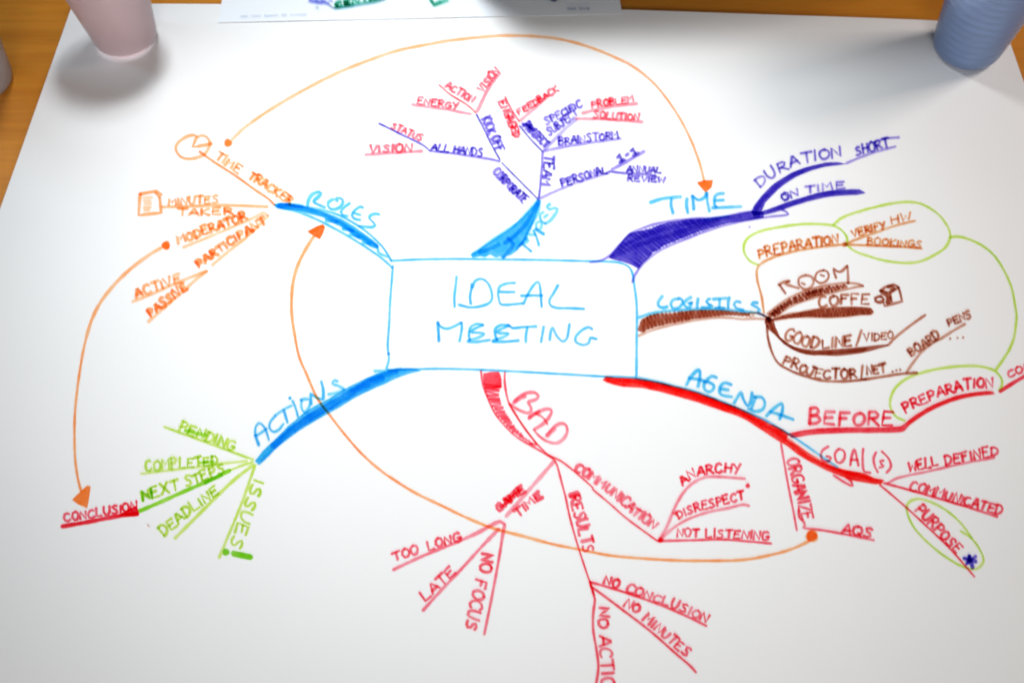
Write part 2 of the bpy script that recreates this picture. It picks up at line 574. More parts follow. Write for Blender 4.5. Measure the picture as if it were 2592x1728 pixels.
    def build(self, name, parent, label=None):
        o = mesh_obj(name, self.v, self.f, M_INK, parent, cols=self.c)
        if label:
            o['label'] = label
        return o
BASE_Z = [0.00012]

# The map, traced as one would copy it by hand.
# P name|label: a part.  L name|label / W words|label: a sub-part.  s: curved stroke, k: cornered stroke, F: fill,
# Z: zigzag between two curves, D: dot, t: lettering.  A bare tile letter sets the ruler the numbers are read from.
MAP = open_map = """
P title_box|thin cyan box outline
s cy 4.2 1 k 120,78 400,65 750,60 1200,65 1600,70 2000,80 e 1300,1183 1440,1195 1530,1232 1568,1290 1583,1370 j 415,250 435,400 440,560 438,700 437,900 435,1140
s cy 4.2 1 k 85,1160 300,1155 600,1148 1000,1158 1400,1178 1800,1200 2250,1226 j 250,1150 430,1158
s cy 4.4 .95 k 135,125 125,260 108,480 98,700 85,880 85,960 92,1000 95,1060 70,1150
D cy 3.5 1 k 92,1000
W IDEAL MEETING|thin cyan words in the box
s cy 5 1 k 768,232 758,330 745,440 748,538
s cy 5.5 1.1 k 915,305 917,340 900,440 910,508
s cy 5 1 k 925,345 950,280 1010,257 1070,290 1110,370 1118,460 1085,500 1000,530 900,540 830,525 785,512
s cy 5 1 k 1350,297 1270,303 1200,330 1180,380 1185,450 1205,508 1260,515 1420,500
s cy 5 1 k 1188,385 1260,388 1345,388
s cy 5 1 k 1430,508 1480,400 1540,310 1578,287 1596,340 1605,450 1612,538
s cy 5 1 k 1405,425 1500,422 1622,422
s cy 5 1 k 1775,317 1730,400 1688,470 1700,520 1760,545 1880,548 2035,555
s cy 6.5 1.2 k 592,878 588,800 580,685
s cy 5 1 k 580,690 620,738 680,750 750,725 812,690
s cy 5 1 k 815,688 820,740 810,810 795,880
s cy 5 1 k 1030,712 960,705 905,740 890,800 900,870
s cy 5 .9 k 1035,714 930,760 905,785 970,790 1045,800 980,840 880,866
s cy 5.5 1 k 870,880 960,882 1100,862
s cy 6 1 k 1290,717 1210,715 1155,750 1150,810 1170,868
s cy 5.5 .9 k 1290,718 1190,765 1165,790 1220,795 1285,800 1230,835 1130,868
s cy 5.5 1 k 1120,880 1240,880 1385,868
s cy 5 1 k 1295,725 1320,745 1420,736 1562,728
s cy 5 1 k 1470,737 1455,820 1455,888
s cy 5 1 k 1632,727 1620,800 1605,886
s cy 5 1 k 1692,865 1700,790 1718,738 1760,820 1820,878 1860,850 1880,760 1888,702
s cy 5 1 k 2115,757 2080,737 2020,760 1950,830 1950,880 2020,912 2080,890 2095,842 2160,855
P branch|cyan roles branch with a filled leaf shape
s cy 5 1 w 140,315 200,300 340,315 550,348 750,400 900,475 1050,575 1200,715 1260,800 1295,865
s cy 5 1 w 160,330 340,370 550,450 800,580 1000,700 1150,800 1240,870 1310,938
F cy 1 w 140,310 200,293 340,312 500,343 650,392 800,450 880,500 1000,580 1110,660 1165,715 1160,742 1090,720 1030,670 940,625 870,560 800,520 700,475 620,430 500,395 340,360 160,334
s bc 9 .45 w 180,316 340,335 500,368 650,412 800,490 950,590 1100,680 1150,715
s cy 5 .9 w 1160,715 1170,780 1260,825
s cy 7 .9 w 645,460 760,475
s cy 7 .9 w 810,545 920,570
s cy 6 .9 w 880,600 980,630
s cy 6 .9 w 1010,680 1090,700
s cy 7 1 w 250,300 420,320
W ROLES|cyan word
s cy 6 1 w 465,325 470,270 510,205 580,180 600,195 570,230 525,275 570,305 640,335
s cy 5.5 1 w 720,250 675,280 668,320 700,350 760,345 810,300 812,255 780,240 740,252 765,275
s cy 5 1 w 885,290 830,330 795,375 810,405 865,420
s cy 5 1 w 1018,337 990,325 930,365 905,410 930,445 990,458
s cy 5 1 w 920,385 960,400 990,408
s cy 5 1 w 1180,405 1140,395 1085,415 1075,435 1110,475 1138,510 1110,528 1040,525 970,518
L twig|orange line under TIME TRACKER
s or 5 1.3 u 905,312 1100,450 1350,610 1600,790 1750,890 1840,975
W TIME TRACKER
t TIME|120 or 4 1 u 1085,390 1400,590
t TRACKER|105 or 4.5 1.1 u 1490,640 1760,800 2030,975
L clock_doodle|small orange clock drawn with two hands
s or 5 1 u 880,132 830,107 720,140 620,230 615,300 680,380 790,402 940,362 1010,290 1035,200 990,130 930,112 885,132
k or 6 1 u 865,145 820,255 1000,228 1060,215
L page_doodle|small orange page drawn with written lines
k or 6 1 u 170,835 150,1100 430,1070 412,880
k or 6 1.1 u 168,838 370,802 440,850 412,880 355,815
s or 4 .7 u 210,888 320,880
s or 4 .7 u 215,925 300,922
s or 4 .7 u 220,962 310,958
s or 4 .7 u 212,1008 305,1000
s or 4 .7 u 215,1042 285,1035
L twig|orange line between MINUTES and TAKER
s or 5 1 u 440,1000 800,990 1200,977 1750,995
W MINUTES TAKER
t MINUTES|92 or 5 1.2 u 510,975 1150,950
t TAKER|88 or 5 1.2 u 620,1112 1330,1090
L twig|orange line under MODERATOR
s or 4 .9 u 700,1500 1000,1380 1400,1210 1600,1120 1695,1068 1760,1108
W MODERATOR
t MODERATOR|105 or 5 1.2 u 635,1465 1060,1310 1510,1150
L twig|orange line under PARTICIPANT
s or 4.5 .9 v 1060,840 1250,680 1500,480 1760,225
W PARTICIPANT
t PARTICIPANT|100 or 5 1.3 v 890,885 1300,590 1750,310
L twig|orange line under ACTIVE
s or 4.5 .9 v 70,1290 300,1200 600,1065 750,1005 1000,907
W ACTIVE
t ACTIVE|112 or 4.5 1.1 v 110,1250 690,1040
L twig|orange line under PASSIVE
s or 4.5 .9 v 270,1540 450,1380 700,1160 880,1000 1000,910
W PASSIVE
t PASSIVE|105 or 5 1.3 v 290,1485 770,1120
P branch|cyan types branch, a broad brushed wedge
F cy 1.05 e 640,570 600,622 530,702 430,800 320,888 200,962 100,1030 30,1080 -35,1112 -15,1140 60,1120 110,1132 160,1105 220,1140 260,1125 285,1158 320,1122 360,1112 420,1075 470,1010 515,940 545,880 580,800 612,720 638,640 655,580
s cy 5 .8 e 655,580 630,700 565,830 500,960 420,1060
s cy 5 .8 e 640,570 430,797 200,957 -10,1105
s bc 9 .55 e 630,610 560,740 490,840 400,930 300,1000
s bc 9 .55 e 330,950 390,1010 350,1075 290,1140
s cy 7 .9 e 50,1090 140,1060 250,1010
s cy 6 .8 e 500,950 540,975 480,1000
W TYPES|cyan word running uphill
s cy 5.5 1.1 e 475,1003 520,1042 570,1083
s cy 4 .8 e 452,1028 530,945
s cy 5 1 e 585,872 612,920 645,1025
s cy 4 .8 e 608,918 545,915
s cy 7 1.1 e 605,860 640,880 695,912
s cy 4.5 .9 e 622,862 615,810 650,785 672,800 662,850 640,872
s cy 4.5 .9 e 690,690 660,710 655,750 680,790 715,808
s cy 4.5 .8 e 695,745 735,715
s cy 5 .9 e 755,610 722,640 745,665 800,650 830,660 800,720 745,785 700,805
L twig|dark blue line above CORPORATE
s in 3.2 1.5 e 275,203 400,330 520,450 600,530 640,575
W CORPORATE
t CORPORATE|82 in 3.6 1.2 e 175,300 490,610
L twig|violet line beside TEAM
s in 3.4 1 e 680,98 672,250 660,400 650,500 640,560
W TEAM
t TEAM|95 in 4 1 e 698,118 678,430
L twig|violet line under ALL HANDS
s in 4 .8 c 925,1385 1200,1412 1500,1460 1700,1490 1790,1515
W ALL HANDS
t ALL HANDS|92 in 4 1.2 c 935,1368 1580,1455
L twig|dark blue line under STATUS
s in 3.5 1.4 c 290,1042 450,1120 600,1195 740,1260 850,1320 925,1385
W STATUS|red word
t STATUS|78 rd 3.6 1 c 430,1095 820,1265
L twig|pale red line under the lower VISION
s rd 5 .6 c 120,1430 350,1415 600,1400 830,1383
W VISION|red word
t VISION|95 rd 4 1 c 160,1405 710,1390
L twig|dark blue line beside KICK OFF
s in 3.2 1.5 c 1500,930 1600,1125 1700,1330 1790,1490
W KICK OFF
t KICK OFF|112 in 3.6 1 c 1560,985 1750,1400
L twig|pale red line under ENERGY
s rd 5 .6 c 700,808 900,838 1150,872 1300,902 1430,925
W ENERGY|red word
t ENERGY|78 rd 4 1 c 750,800 1275,865
L twig|thin red line under ACTION
s rd 3 1.5 c 1035,562 1170,680 1350,790 1430,850 1490,910
W ACTION|red word
t ACTION|92 rd 4 1 c 1105,590 1450,800
L twig|pale red line under the upper VISION
s rd 6 .6 c 1505,900 1570,765 1660,585 1790,415
W VISION|red word
t VISION|98 rd 3.6 1 c 1575,665 1795,400
L twig|thin red line beside ENGAGED
s rd 3 1.4 c 1855,710 1930,860 2030,1020
W ENGAGED|red word
t ENGAGED|95 rd 4 1.1 c 1770,775 1975,1225
L twig|pale red line under FEEDBACK
s rd 5 .5 d 570,1010 650,940 760,845 900,722
W FEEDBACK|red word
t FEEDBACK|78 rd 4 1.1 d 550,945 1060,635
L twig|dark blue line beside PROJECT
s in 3.4 1.6 d 565,1072 700,1235 850,1390
W PROJECT
t PROJECT|98 in 4 1.1 d 600,1070 880,1345
s in 9 .9 d 600,1050 680,1070 740,1130
L twig|pale violet line under SUBJECT
s in 5.5 .5 d 870,1370 1000,1240 1150,1090 1270,985
W SPECIFIC SUBJECT
t SPECIFIC|88 in 4 1 d 890,1065 1350,825
t SUBJECT|88 in 4 1 d 930,1200 1300,930
L twig|pale red line under PROBLEM
s rd 5.5 .6 d 1340,915 1600,852 1850,812 2025,795
W PROBLEM|red word
t PROBLEM|85 rd 4 1 d 1450,850 1990,775
L twig|pale red line under SOLUTION
s rd 5 .7 d 1260,980 1600,987 1850,1003 2090,1022
W SOLUTION|red word
t SOLUTION|80 rd 4 1 d 1470,975 2050,1005
L twig|pale violet line under BRAINSTORM
s in 5 .6 d 860,1388 1100,1335 1450,1280 1820,1230
W BRAINSTORM
t BRAINSTORM|92 in 4 1 d 1040,1315 1800,1225
L twig|pale violet line under PERSONAL
s in 4.5 .5 e 650,560 800,490 1000,410 1200,345 1340,300
W PERSONAL
t PERSONAL|75 in 4 1 e 865,445 1330,300
L twig|violet line under 1-1
s in 5 .7 e 1365,272 1500,200 1600,142 1690,90
W 1-1
t 1-1|85 in 5 1.1 e 1430,200 1640,105
L twig|violet line between ANNUAL and REVIEW
s in 3.6 1 e 1340,290 1500,308 1700,318 1800,330
W ANNUAL REVIEW
t ANNUAL|65 in 4 1.1 e 1512,305 1860,303
t REVIEW|60 in 4 1.1 e 1512,385 1900,398
P branch|dark violet time branch filled with dense hatching
s in 4 .7 e 1150,1190 1250,1175 1350,1120 1450,1010 1550,910 1650,860 1800,810 2000,775 2200,755 g 653,757 760,745 900,715 1000,700
s in 4 .7 e 1570,1390 1600,1310 1700,1180 1850,1070 2000,1000 2150,940 g 653,852 800,807 1000,767 1150,745 1295,727 1275,705 1240,690
F in 1.15 e 1340,1145 1420,1050 1500,950 1550,905 1640,885 1750,865 1830,828 1930,797 2050,779 2200,762 g 660,762 760,750 900,720 1000,705 1090,708 1085,752 1000,765 900,778 800,792 720,812 640,838 560,862 e 2100,930 2040,955 1980,980 1880,1020 1830,1060 1770,1085 1730,1140 1680,1190 1630,1250 1560,1210 1480,1180 1400,1160
Z in 3.2 .35 60 e 1400,1085 1550,925 1800,830 2100,775 g 700,765 ; e 1640,1240 1760,1115 1950,1010 2200,915 g 760,812
s in 10 .35 e 1360,1140 1500,1080 1650,1015 1900,935 2200,840 g 720,770
s in 9 .35 e 1420,1080 1600,960 1900,860 2150,800 g 900,745
s cy 4 .8 g 590,775 690,757 800,742
D in 10 .5 g 1030,730
W TIME|cyan word
s cy 6 1 g 147,630 250,597 405,580
s cy 6 1 g 325,597 322,650 340,720
s cy 6 1 g 455,592 450,650 462,718
s cy 6.5 1.1 g 510,688 505,620 497,572
s cy 5.5 1 g 497,570 545,607 595,590 618,548
s cy 5.5 1 g 618,548 623,620 640,705
s cy 5.5 1 g 760,552 700,562 680,600 685,655 700,668
s cy 5 1 g 685,612 760,608
s cy 5.5 1 g 660,672 770,668 905,662
L twig|bold dark violet curve under DURATION
F in 1.25 g 990,712 1010,660 1080,570 1160,490 1260,420 1380,360 1500,325 1600,303 1700,301 1765,308 1700,316 1600,326 1480,360 1360,410 1250,480 1160,560 1100,625 1070,690 1085,722 1010,735
s in 7 .4 g 1020,690 1120,560 1280,430 1480,345 1650,308
W DURATION
t DURATION|88 in 3.4 1 g 1045,510 1190,405 1300,350 1420,305 1560,275 1740,250
L twig|pale violet double line around SHORT
s in 4 .7 g 1770,305 1900,250 2050,200 2180,165
s in 4 .7 g 1990,138 2050,112 2120,97 2210,90
W SHORT
t SHORT|75 in 3.4 1.1 g 1850,245 2130,165
L twig|bold dark violet curve under ON TIME
F in 1.25 g 1080,702 1200,660 1340,610 1480,570 1620,535 1760,525 1880,525 1930,548 1860,560 1750,565 1600,580 1450,615 1300,665 1180,705 1090,725
s in 7 .4 g 1120,705 1350,625 1600,555 1850,542
W ON TIME
t ON|68 in 3.6 1.1 g 1230,618 1390,572
s in 4 1 g 1250,600 1235,570 1270,560 1290,590 1260,610
t TIME|66 in 3.2 .9 g 1425,555 1770,508
D in 2.5 .4 g 970,830
P branch|cyan and brown logistics branch with a hatched stem
s cy 4.5 1.1 j 455,560 600,515 800,490 1100,475 1300,480 1500,500 1640,515 1700,540
s br 4 1.2 j 1560,512 1640,517 1700,540 1745,575
s br 3.6 .8 j 455,742 600,682 800,630 1000,590 1200,562 1350,560 1480,575 1620,570 1720,577
F br 1.1 j 450,685 490,582 560,548 640,527 760,527 900,503 1000,493 1150,488 1300,492 1450,512 1560,522 1560,535 1400,530 1250,540 1100,553 1000,570 900,588 750,618 620,645 540,672 500,705
Z br 3.2 .45 60 j 470,600 620,520 900,498 1200,490 1500,512 1620,530 ; j 500,705 700,640 900,600 1150,560 1400,545 1600,560
s in 3 .9 j 1640,515 1700,540 1740,570
D br 9 1 j 1745,585
D in 5 .7 j 1745,580
W LOGISTICS|cyan word
s cy 6 1 j 695,347 650,410 652,445 700,465 745,452
s cy 5.5 1 j 850,375 800,385 775,430 790,465 840,470 888,430 890,387 850,370
s cy 5.5 1 j 978,360 930,390 905,430 930,460 968,458 978,410
s cy 5 1 j 948,422 990,415
s cy 5.5 1 j 1047,370 1040,420 1036,470
s cy 5.5 1 j 1165,375 1128,400 1150,430 1188,442 1160,460 1080,462
s cy 5.5 1 j 1192,380 1330,370
s cy 5.5 1 j 1262,380 1257,465
s cy 5 1 j 1215,466 1310,466
s cy 5.5 1 j 1357,360 1346,410 1346,470
s cy 5.5 1 j 1470,412 1430,402 1402,432 1422,465 1500,490
s cy 5.5 1 j 1640,417 1592,412 1578,432 1620,455 1660,485 1640,500
L twig|ochre line under PREPARATION
s oc 4.6 .9 g 1090,1540 1070,1400 1040,1290 1030,1200 1050,1150 1120,1102 1250,1055 1400,1020 1600,990 1740,975
W PREPARATION|ochre word
t PREPARATION|80 oc 4 1.1 g 1045,1098 1250,1042 1712,962
L twig|ochre lines under VERIFY HW and BOOKINGS
s oc 4 .9 h 340,775 450,730 700,640 900,570 1120,515
s oc 4.5 1.1 h 340,777 700,792 1000,805 1190,820
D oc 6 1 h 340,778
W VERIFY HW|ochre words
t VERIFY|85 oc 4 1.1 h 425,700 800,595
t HW|80 oc 3.4 1.1 h 845,558 1085,503
W BOOKINGS|ochre word
t BOOKINGS|80 oc 4 1.1 h 575,778 1190,815
L twig|brown hatched wedge under ROOM
s br 4 .8 i 165,450 250,380 400,280 600,200 800,155 960,140 1060,148 1120,170
s br 4 .7 i 230,492 400,370 550,312 700,265 900,215 1050,180 1120,170
Z br 5.5 1 48 i 180,450 260,385 410,290 600,215 800,170 940,158 ; i 235,485 400,362 550,305 700,258 880,212 960,190
s br 9 .9 i 190,470 300,385 400,330
s br 9 .9 i 560,250 650,215 700,215
W ROOM|brown word
k br 5 1 i 285,155 315,200 348,245
s br 4.5 1 i 275,160 330,130 388,118
s br 4.5 1 i 388,122 345,150 400,168 480,192
s br 4.5 1 i 545,62 482,90 480,155 530,200 598,180 628,120 600,75 545,62
s br 4.5 1 i 505,138 540,155
s br 4.5 1 i 720,15 660,40 640,100 680,140 740,130 775,80 762,30 720,15
s br 4 1 i 690,60 732,75
s br 5 1 g 1688,1255 1672,1210 1665,1172 1695,1198 1730,1198 1778,1152
s br 5 1 g 1780,1152 1786,1230 1786,1300
L twig|brown hatched bar under COFFE
F br .9 i 215,508 350,462 500,438 700,402 900,388 1100,390 1190,400 1210,428 1190,445 1100,450 900,470 750,474 500,472 350,486
s br 3.6 .7 i 210,512 350,455 500,430 700,395 900,382 1100,385 1190,395 1215,430 1195,450 1100,457 900,477 750,482 500,480 350,492 230,512
Z br 4 .5 60 i 300,475 600,418 900,390 1190,400 ; i 300,490 600,476 900,468 1190,440
W COFFE|brown word
t COFFE|100 br 4.4 .95 i 670,390 820,362 950,352 1190,348
L cup_doodle|small brown cup drawn with a handle
k br 5 1.3 i 1285,222 1335,182 1420,157 1468,180 1490,260 1503,325 1330,368 1318,330
k br 5 1.2 i 1468,185 1385,240 1402,330
k br 6 1.2 i 1282,216 1380,238
s br 12 1.3 i 1300,232 1345,255 1372,290 1362,340
s br 8 1.3 i 1360,180 1400,175 1430,200 1390,215
s br 6 1.4 i 1290,272 1240,288 1240,320 1290,332 1322,302 1290,272
L twig|dark brown bold curve under GOOD LINE
F br 1.25 i 160,470 222,500 242,580 290,680 380,750 500,795 650,810 800,806 1000,790 1200,770 1360,750 1368,760 1250,790 1180,812 1000,843 850,856 700,853 550,843 430,800 330,735 250,650 170,590 145,530
s br 6 .6 i 180,500 230,620 330,725 480,815 700,835 950,825 1150,795
s br 4.5 1 i 1365,757 1450,670 1600,552 1735,457
W GOOD LINE/VIDEO|brown words
t GOOD|112 br 4.4 .95 i 318,700 430,738 530,772 670,795
t LINE|102 br 4.4 .95 i 700,785 1015,765
s br 4.4 .9 i 1100,607 1075,690 1048,765
t VIDEO|72 br 4 1.1 i 1120,722 1425,690
L twig|brown curve under PROJECTOR
s br 5 1.25 i 162,560 172,680 210,820 270,930 380,1000 500,1050 700,1105 900,1115 1100,1100 1300,1070 1500,1040 1655,1030
W PROJECTOR/NET|brown words
t PROJECTOR|92 br 4.2 1.1 i 305,935 480,1010 600,1070 800,1088 1060,1078
k br 4.6 1.1 i 1112,955 1098,1090 1145,1095
t NET|88 br 4.2 1.1 i 1145,1050 1350,1025
D br 2.6 1 i 1410,1020
D br 2.6 1 i 1447,1006
D br 2.6 1 i 1485,1000
L twig|brown line under BOARD and PENS
s br 4.6 .9 i 1545,1030 1620,920 1720,800 1830,722 1900,685 2000,620 2130,545
W BOARD|brown word
t BOARD|88 br 4.2 1 i 1590,875 1890,675
W PENS|brown word
t PENS|75 br 4.2 1.2 i 1960,575 2200,480
D br 2.4 1 i 1980,690
D br 2.4 .7 i 2055,685
D br 2.4 1 i 2110,680
P branch|bold red agenda branch with a thin blue edge
F fr 1.1 j 100,1175 130,1150 240,1164 430,1168 600,1195 780,1238 980,1290 1200,1368 1400,1445 1560,1515 l 150,570 320,662 300,705 380,770 480,850 600,900 720,950 800,970 950,995 1050,1040 1130,1055 1110,1080 1000,1070 850,1045 760,1010 640,960 520,900 400,830 300,750 240,718 120,640 0,560 j 1450,1535 1250,1468 1050,1396 850,1338 650,1286 500,1252 330,1242 200,1212
s fr 9 .4 j 150,1175 430,1195 800,1270 1200,1395 1560,1550 l 300,700 600,910 900,1010 1080,1060
s fr 4 .5 j 130,1190 330,1240 300,1215
s fr 4 .4 j 500,1225 800,1310 1100,1390 1350,1490
s fr 4 .35 j 700,1235 1000,1310 1300,1420 1600,1570
s fr 5 .4 l 350,740 560,870 760,970
s cy 4.4 1.1 j 430,1158 600,1188 780,1232 1000,1287 1200,1360 1400,1440 1560,1508 1700,1570 l 330,665 500,780 600,850 740,945
s cr 4.5 1 l 700,1008 800,1072 865,1100 850,1060 812,1030
W AGENDA|blue word
s cy 6 1.1 j 930,1230 990,1130 1058,1078 1065,1150 1045,1250
s cy 6 1.1 j 950,1160 1060,1175 1130,1202
s cy 6 1.1 j 1235,1157 1180,1142 1110,1210 1110,1270 1150,1295 1193,1280 1203,1232 1140,1195
s cy 6 1.1 j 1380,1227 1310,1207 1265,1250 1262,1310 1300,1333 1385,1345
s cy 6 1.1 j 1268,1267 1350,1277
s cy 6 1.1 j 1402,1410 1445,1340 1475,1300 1492,1360 1540,1438 1572,1380 1583,1302
s cy 6 1.1 j 1618,1350 1592,1420 1575,1465
s cy 6 1.1 j 1600,1347 1680,1352 1710,1400 1690,1468 1620,1490 1540,1463
s cy 6 1.1 j 1722,1540 1790,1470 1878,1412 1885,1480 1855,1570
s cy 6 1.1 j 1755,1492 1850,1520 1995,1572
L twig|bold red line under BEFORE and PREPARATION
F cr 1.1 l 310,663 500,627 700,612 900,611 1100,609 1260,601 1290,590 1340,550 1400,505 1500,442 1620,388 1750,341 1900,310 2000,301 2060,305 2070,317 1980,325 1850,345 1700,386 1560,442 1440,512 1350,577 1300,630 1270,640 1000,645 700,650 500,663 350,688
s fr 6 .5 l 1330,580 1500,460 1750,355 2040,310
W BEFORE|red word
t BEFORE|122 rd 5 1.1 l 480,578 1220,592
W PREPARATION|red word
t PREPARATION|85 rd 4.6 1.1 l 1305,492 1400,435 1560,362 1700,312 1850,282 2065,262
L twig|red line running off to the right
s cr 9 1 l 2112,305 2200,247 2330,170 2400,130
W CONT|red word cut by the picture edge
t CONT|100 rd 4.6 1.1 B 850,990 1300,790
W GOAL(S)|red word
s rd 5 1 l 660,767 612,800 595,850 620,890 668,890 682,862 640,850
s rd 5 1 l 745,790 715,830 728,895 765,905 798,860 790,805 745,788
s rd 5 1 l 845,930 858,850 880,792 900,860 915,935
s rd 5 1 l 850,882 910,880
s rd 5 1 l 955,785 950,870 963,978 1020,990
s rd 5 1 l 1065,815 1043,870 1055,940 1082,990
s rd 4.6 1 l 1128,887 1097,892 1110,918 1130,938 1090,947
s rd 5 1 l 1110,807 1170,870 1190,940 1152,992
L twig|pale red line under WELL DEFINED
s rd 4.5 .7 l 1160,1080 1250,1035 1500,980 1800,912 2070,862
W WELL DEFINED|red words
t WELL|85 rd 4.4 1.2 l 1340,985 1600,922
t DEFINED|80 rd 4.4 1.2 l 1645,928 2105,840
L twig|red line under COMMUNICATED
s rd 5 1.2 l 1130,1078 1300,1123 1600,1210 1900,1300 2095,1365
W COMMUNICATED|red word
t COMMUNICATED|82 rd 4.4 1.15 l 1340,1135 2130,1352
L twig|thin red line beside PURPOSE
s rd 4.4 1.4 m 1095,490 1250,620 1450,800 1700,1040 1900,1270
W PURPOSE|red word
t PURPOSE|85 rd 4.4 1.15 m 1385,705 1750,1075
L star_doodle|small dark violet star
s in 9 1.2 m 1805,1110 1915,1140
s in 9 1.2 m 1850,1085 1885,1195
s in 7 1.2 m 1830,1160 1912,1092
s in 7 1.2 m 1862,1090 1842,1150
L twig|thin red line beside ORGANIZE
s rd 4.6 .9 l 257,740 285,900 320,1100 360,1300 392,1478
W ORGANIZE|red word running down
t ORGANIZE|108 rd 4.6 1.1 l 298,875 445,1400
L twig|red line under AQS
s rd 5 1.1 l 405,1300 415,1370 455,1410 460,1440 445,1455 600,1475 800,1510 1048,1562
W AQS|red word
t AQS|82 rd 4.6 1.1 l 762,1500 1030,1545
P branch|red bad branch, an outlined horn filled with scribble
s rd 3.6 1.3 o 68,70 85,200 120,300 200,480 300,610 430,730 600,830 740,910
s rd 3.6 1.2 o 305,85 305,200 342,380 420,520 520,660 620,790 740,910
F rd 1.1 o 95,98 240,80 258,110 265,150 270,230 110,235
Z rd 3.8 .85 40 o 85,200 110,260 150,350 210,470 290,580 400,680 560,790 ; o 270,200 250,290 268,395 322,500 395,610 490,715 580,790
s rd 3.6 1.2 o 350,395 500,640 620,800 560,790
W BAD|red word
s rd 5 .9 o 390,392 440,335 510,292 600,285 640,320 610,355 535,380 565,430 562,475 520,485 440,455 350,395
s rd 7 .7 o 400,375 450,345 510,320
s rd 4.8 .9 o 540,545 620,485 720,447 770,460 750,520 690,590 592,652
s rd 5.5 1 o 545,530 600,495 650,470
s rd 4 1 o 610,490 680,530 730,600
s rd 4.6 .9 o 592,652 640,710 720,765 820,785 890,740 925,670 910,605 860,590 790,630 720,715
s rd 8 .6 o 800,640 722,715
L twig|thin red line over RESULTS
s rd 3.6 1.4 o 740,908 800,960 830,1030 870,1180 910,1330 945,1500 q 2050,600 2165,950 2215,1090
L twig|thin red line beside COMMUNICATION
s rd 3.6 1.6 o 740,908 860,962 1000,1070 1180,1230 n 0,615 150,740 320,890 480,1010 640,1125
W COMMUNICATION|red word running downhill
t COMMUNICATION|95 rd 4.2 1 o 985,1045 1090,1115 1290,1250 n 240,728 420,880 600,1020
L twig|pale red curves of ANARCHY and DISRESPECT
s rd 4.6 .8 n 660,1130 740,980 820,790 900,650 1000,550 1120,495 1250,490 1400,500 1515,510
s rd 4.6 .8 n 670,1115 800,1000 950,910 1150,840 1350,800 1500,765 1555,780
s rd 4 1 n 795,850 850,880
D rd 5.5 1.2 n 1540,580
D rd 7 .8 n 675,1120
W ANARCHY|red word
t ANARCHY|88 rd 4.2 1.15 n 890,585 1000,505 1120,470 1280,452 1470,462
W DISRESPECT|red word
t DISRESPECT|78 rd 4.2 1.1 n 845,915 1000,850 1250,780 1510,710
L twig|red line under NOT LISTENING
s rd 4.8 1.1 n 650,1130 1000,1122 1300,1115 1500,1130 1775,1155
W NOT LISTENING|red words
t NOT|78 rd 4.2 1.1 n 830,1092 1060,1088
t LISTENING|86 rd 4.2 1.1 n 1110,1098 1400,1100 1750,1125
L twig|pale red line under GAME and over TIME
s rd 6 .6 o 790,972 600,1190 450,1360 315,1515
W GAME|red word scribbled over
t GAME|80 rd 4.6 1.2 o 240,1478 520,1262
s rd 10 .9 o 290,1345 340,1330 400,1270 440,1225
s rd 9 .9 o 330,1370 400,1310 460,1250
W TIME|red word
t TIME|78 rd 4.6 1.1 o 430,1535 690,1315
W RESULTS|red word running down
t RESULTS|108 rd 4.4 1.1 q 1965,98 2110,675
s rd 12 .8 q 1965,98 2055,72
L twig|pale red lines of TOO LONG and LATE
s rd 6 .75 q 215,835 500,702 800,580 1050,470 1270,357 1325,385
s rd 6 .75 q 510,1240 700,1030 900,820 1100,600 1265,430
W TOO LONG|red words
t TOO|88 rd 4.6 1 q 215,745 475,668
t LONG|92 rd 4.6 1.05 q 555,645 895,550
W LATE|red word
t LATE|102 rd 4.6 1 q 525,1160 850,858
L twig|red line beside NO FOCUS
s rd 5.5 .85 q 1325,388 1310,450 1270,700 1200,1080 1120,1478
W NO FOCUS|red words running down
t NO|120 rd 4.8 1 q 1085,655 1080,860
t FOCUS|115 rd 4.8 1 q 1035,910 930,1420
L twig|red line under NO CONCLUSION
s rd 5.5 1.3 p 600,562 900,650 1300,790 1600,920 1760,1000
W NO CONCLUSION|red words
t NO|85 rd 4.6 1.1 p 725,580 885,622
t CONCLUSION|86 rd 4.6 1.1 p 945,655 1300,772 1600,895 1760,975
L twig|red line beside NO MINUTES
s rd 5.5 1.3 p 605,600 900,820 1200,1050 1450,1270 1590,1390 1655,1460
W NO MINUTES|red words
t NO|88 rd 4.6 1.1 p 925,800 1075,880
t MINUTES|92 rd 4.6 1.1 p 1115,930 1560,1310
L twig|red line beside NO ACTION
s rd 5.5 1.05 p 600,560 640,700 650,740 632,900 635,1050 660,1200 685,1400 665,1568 655,1640
W NO ACTION|red words running down off the picture
t NO|112 rd 4.8 1.05 p 682,800 688,1020
t ACTION|118 rd 4.8 1.05 p 690,1085 725,1740
P branch|bold cyan actions branch
F cy 1.1 t 285,1335 380,1225 500,1108 650,958 800,830 950,730 1100,650 1250,560 1400,480 1550,410 1700,352 1950,313 2110,335 2000,360 1850,410 1700,480 1500,570 1300,680 1100,800 900,910 700,1040 500,1200 330,1368
s bc 16 .55 t 480,1170 650,1020 860,870 1000,790 1200,670 1500,490 1700,420
s bc 12 .3 t 1350,560 1600,420 1850,350
s bc 5 .3 t 350,1330 600,1110 900,890 1200,715
s bc 4 .35 t 560,1080 800,890 1000,750 1180,650
s bc 5 .3 t 1100,760 1400,600 1650,480
s bc 4 .3 t 1500,440 1750,360 1950,335
s cy 5 .8 t 1600,340 1750,335 1900,315
s cy 5 .8 t 1090,598 1170,582 1270,548
W ACTIONS|blue word running uphill
s cy 7.5 1.2 t 328,1160 302,1090 288,1050
s cy 5 1.1 t 285,1050 292,960 330,912 380,950 410,1010 440,1105
s cy 4.6 1 t 290,1055 350,1022 420,972
s cy 5 1.1 t 510,832 450,910 445,970 490,1010 550,985 600,920
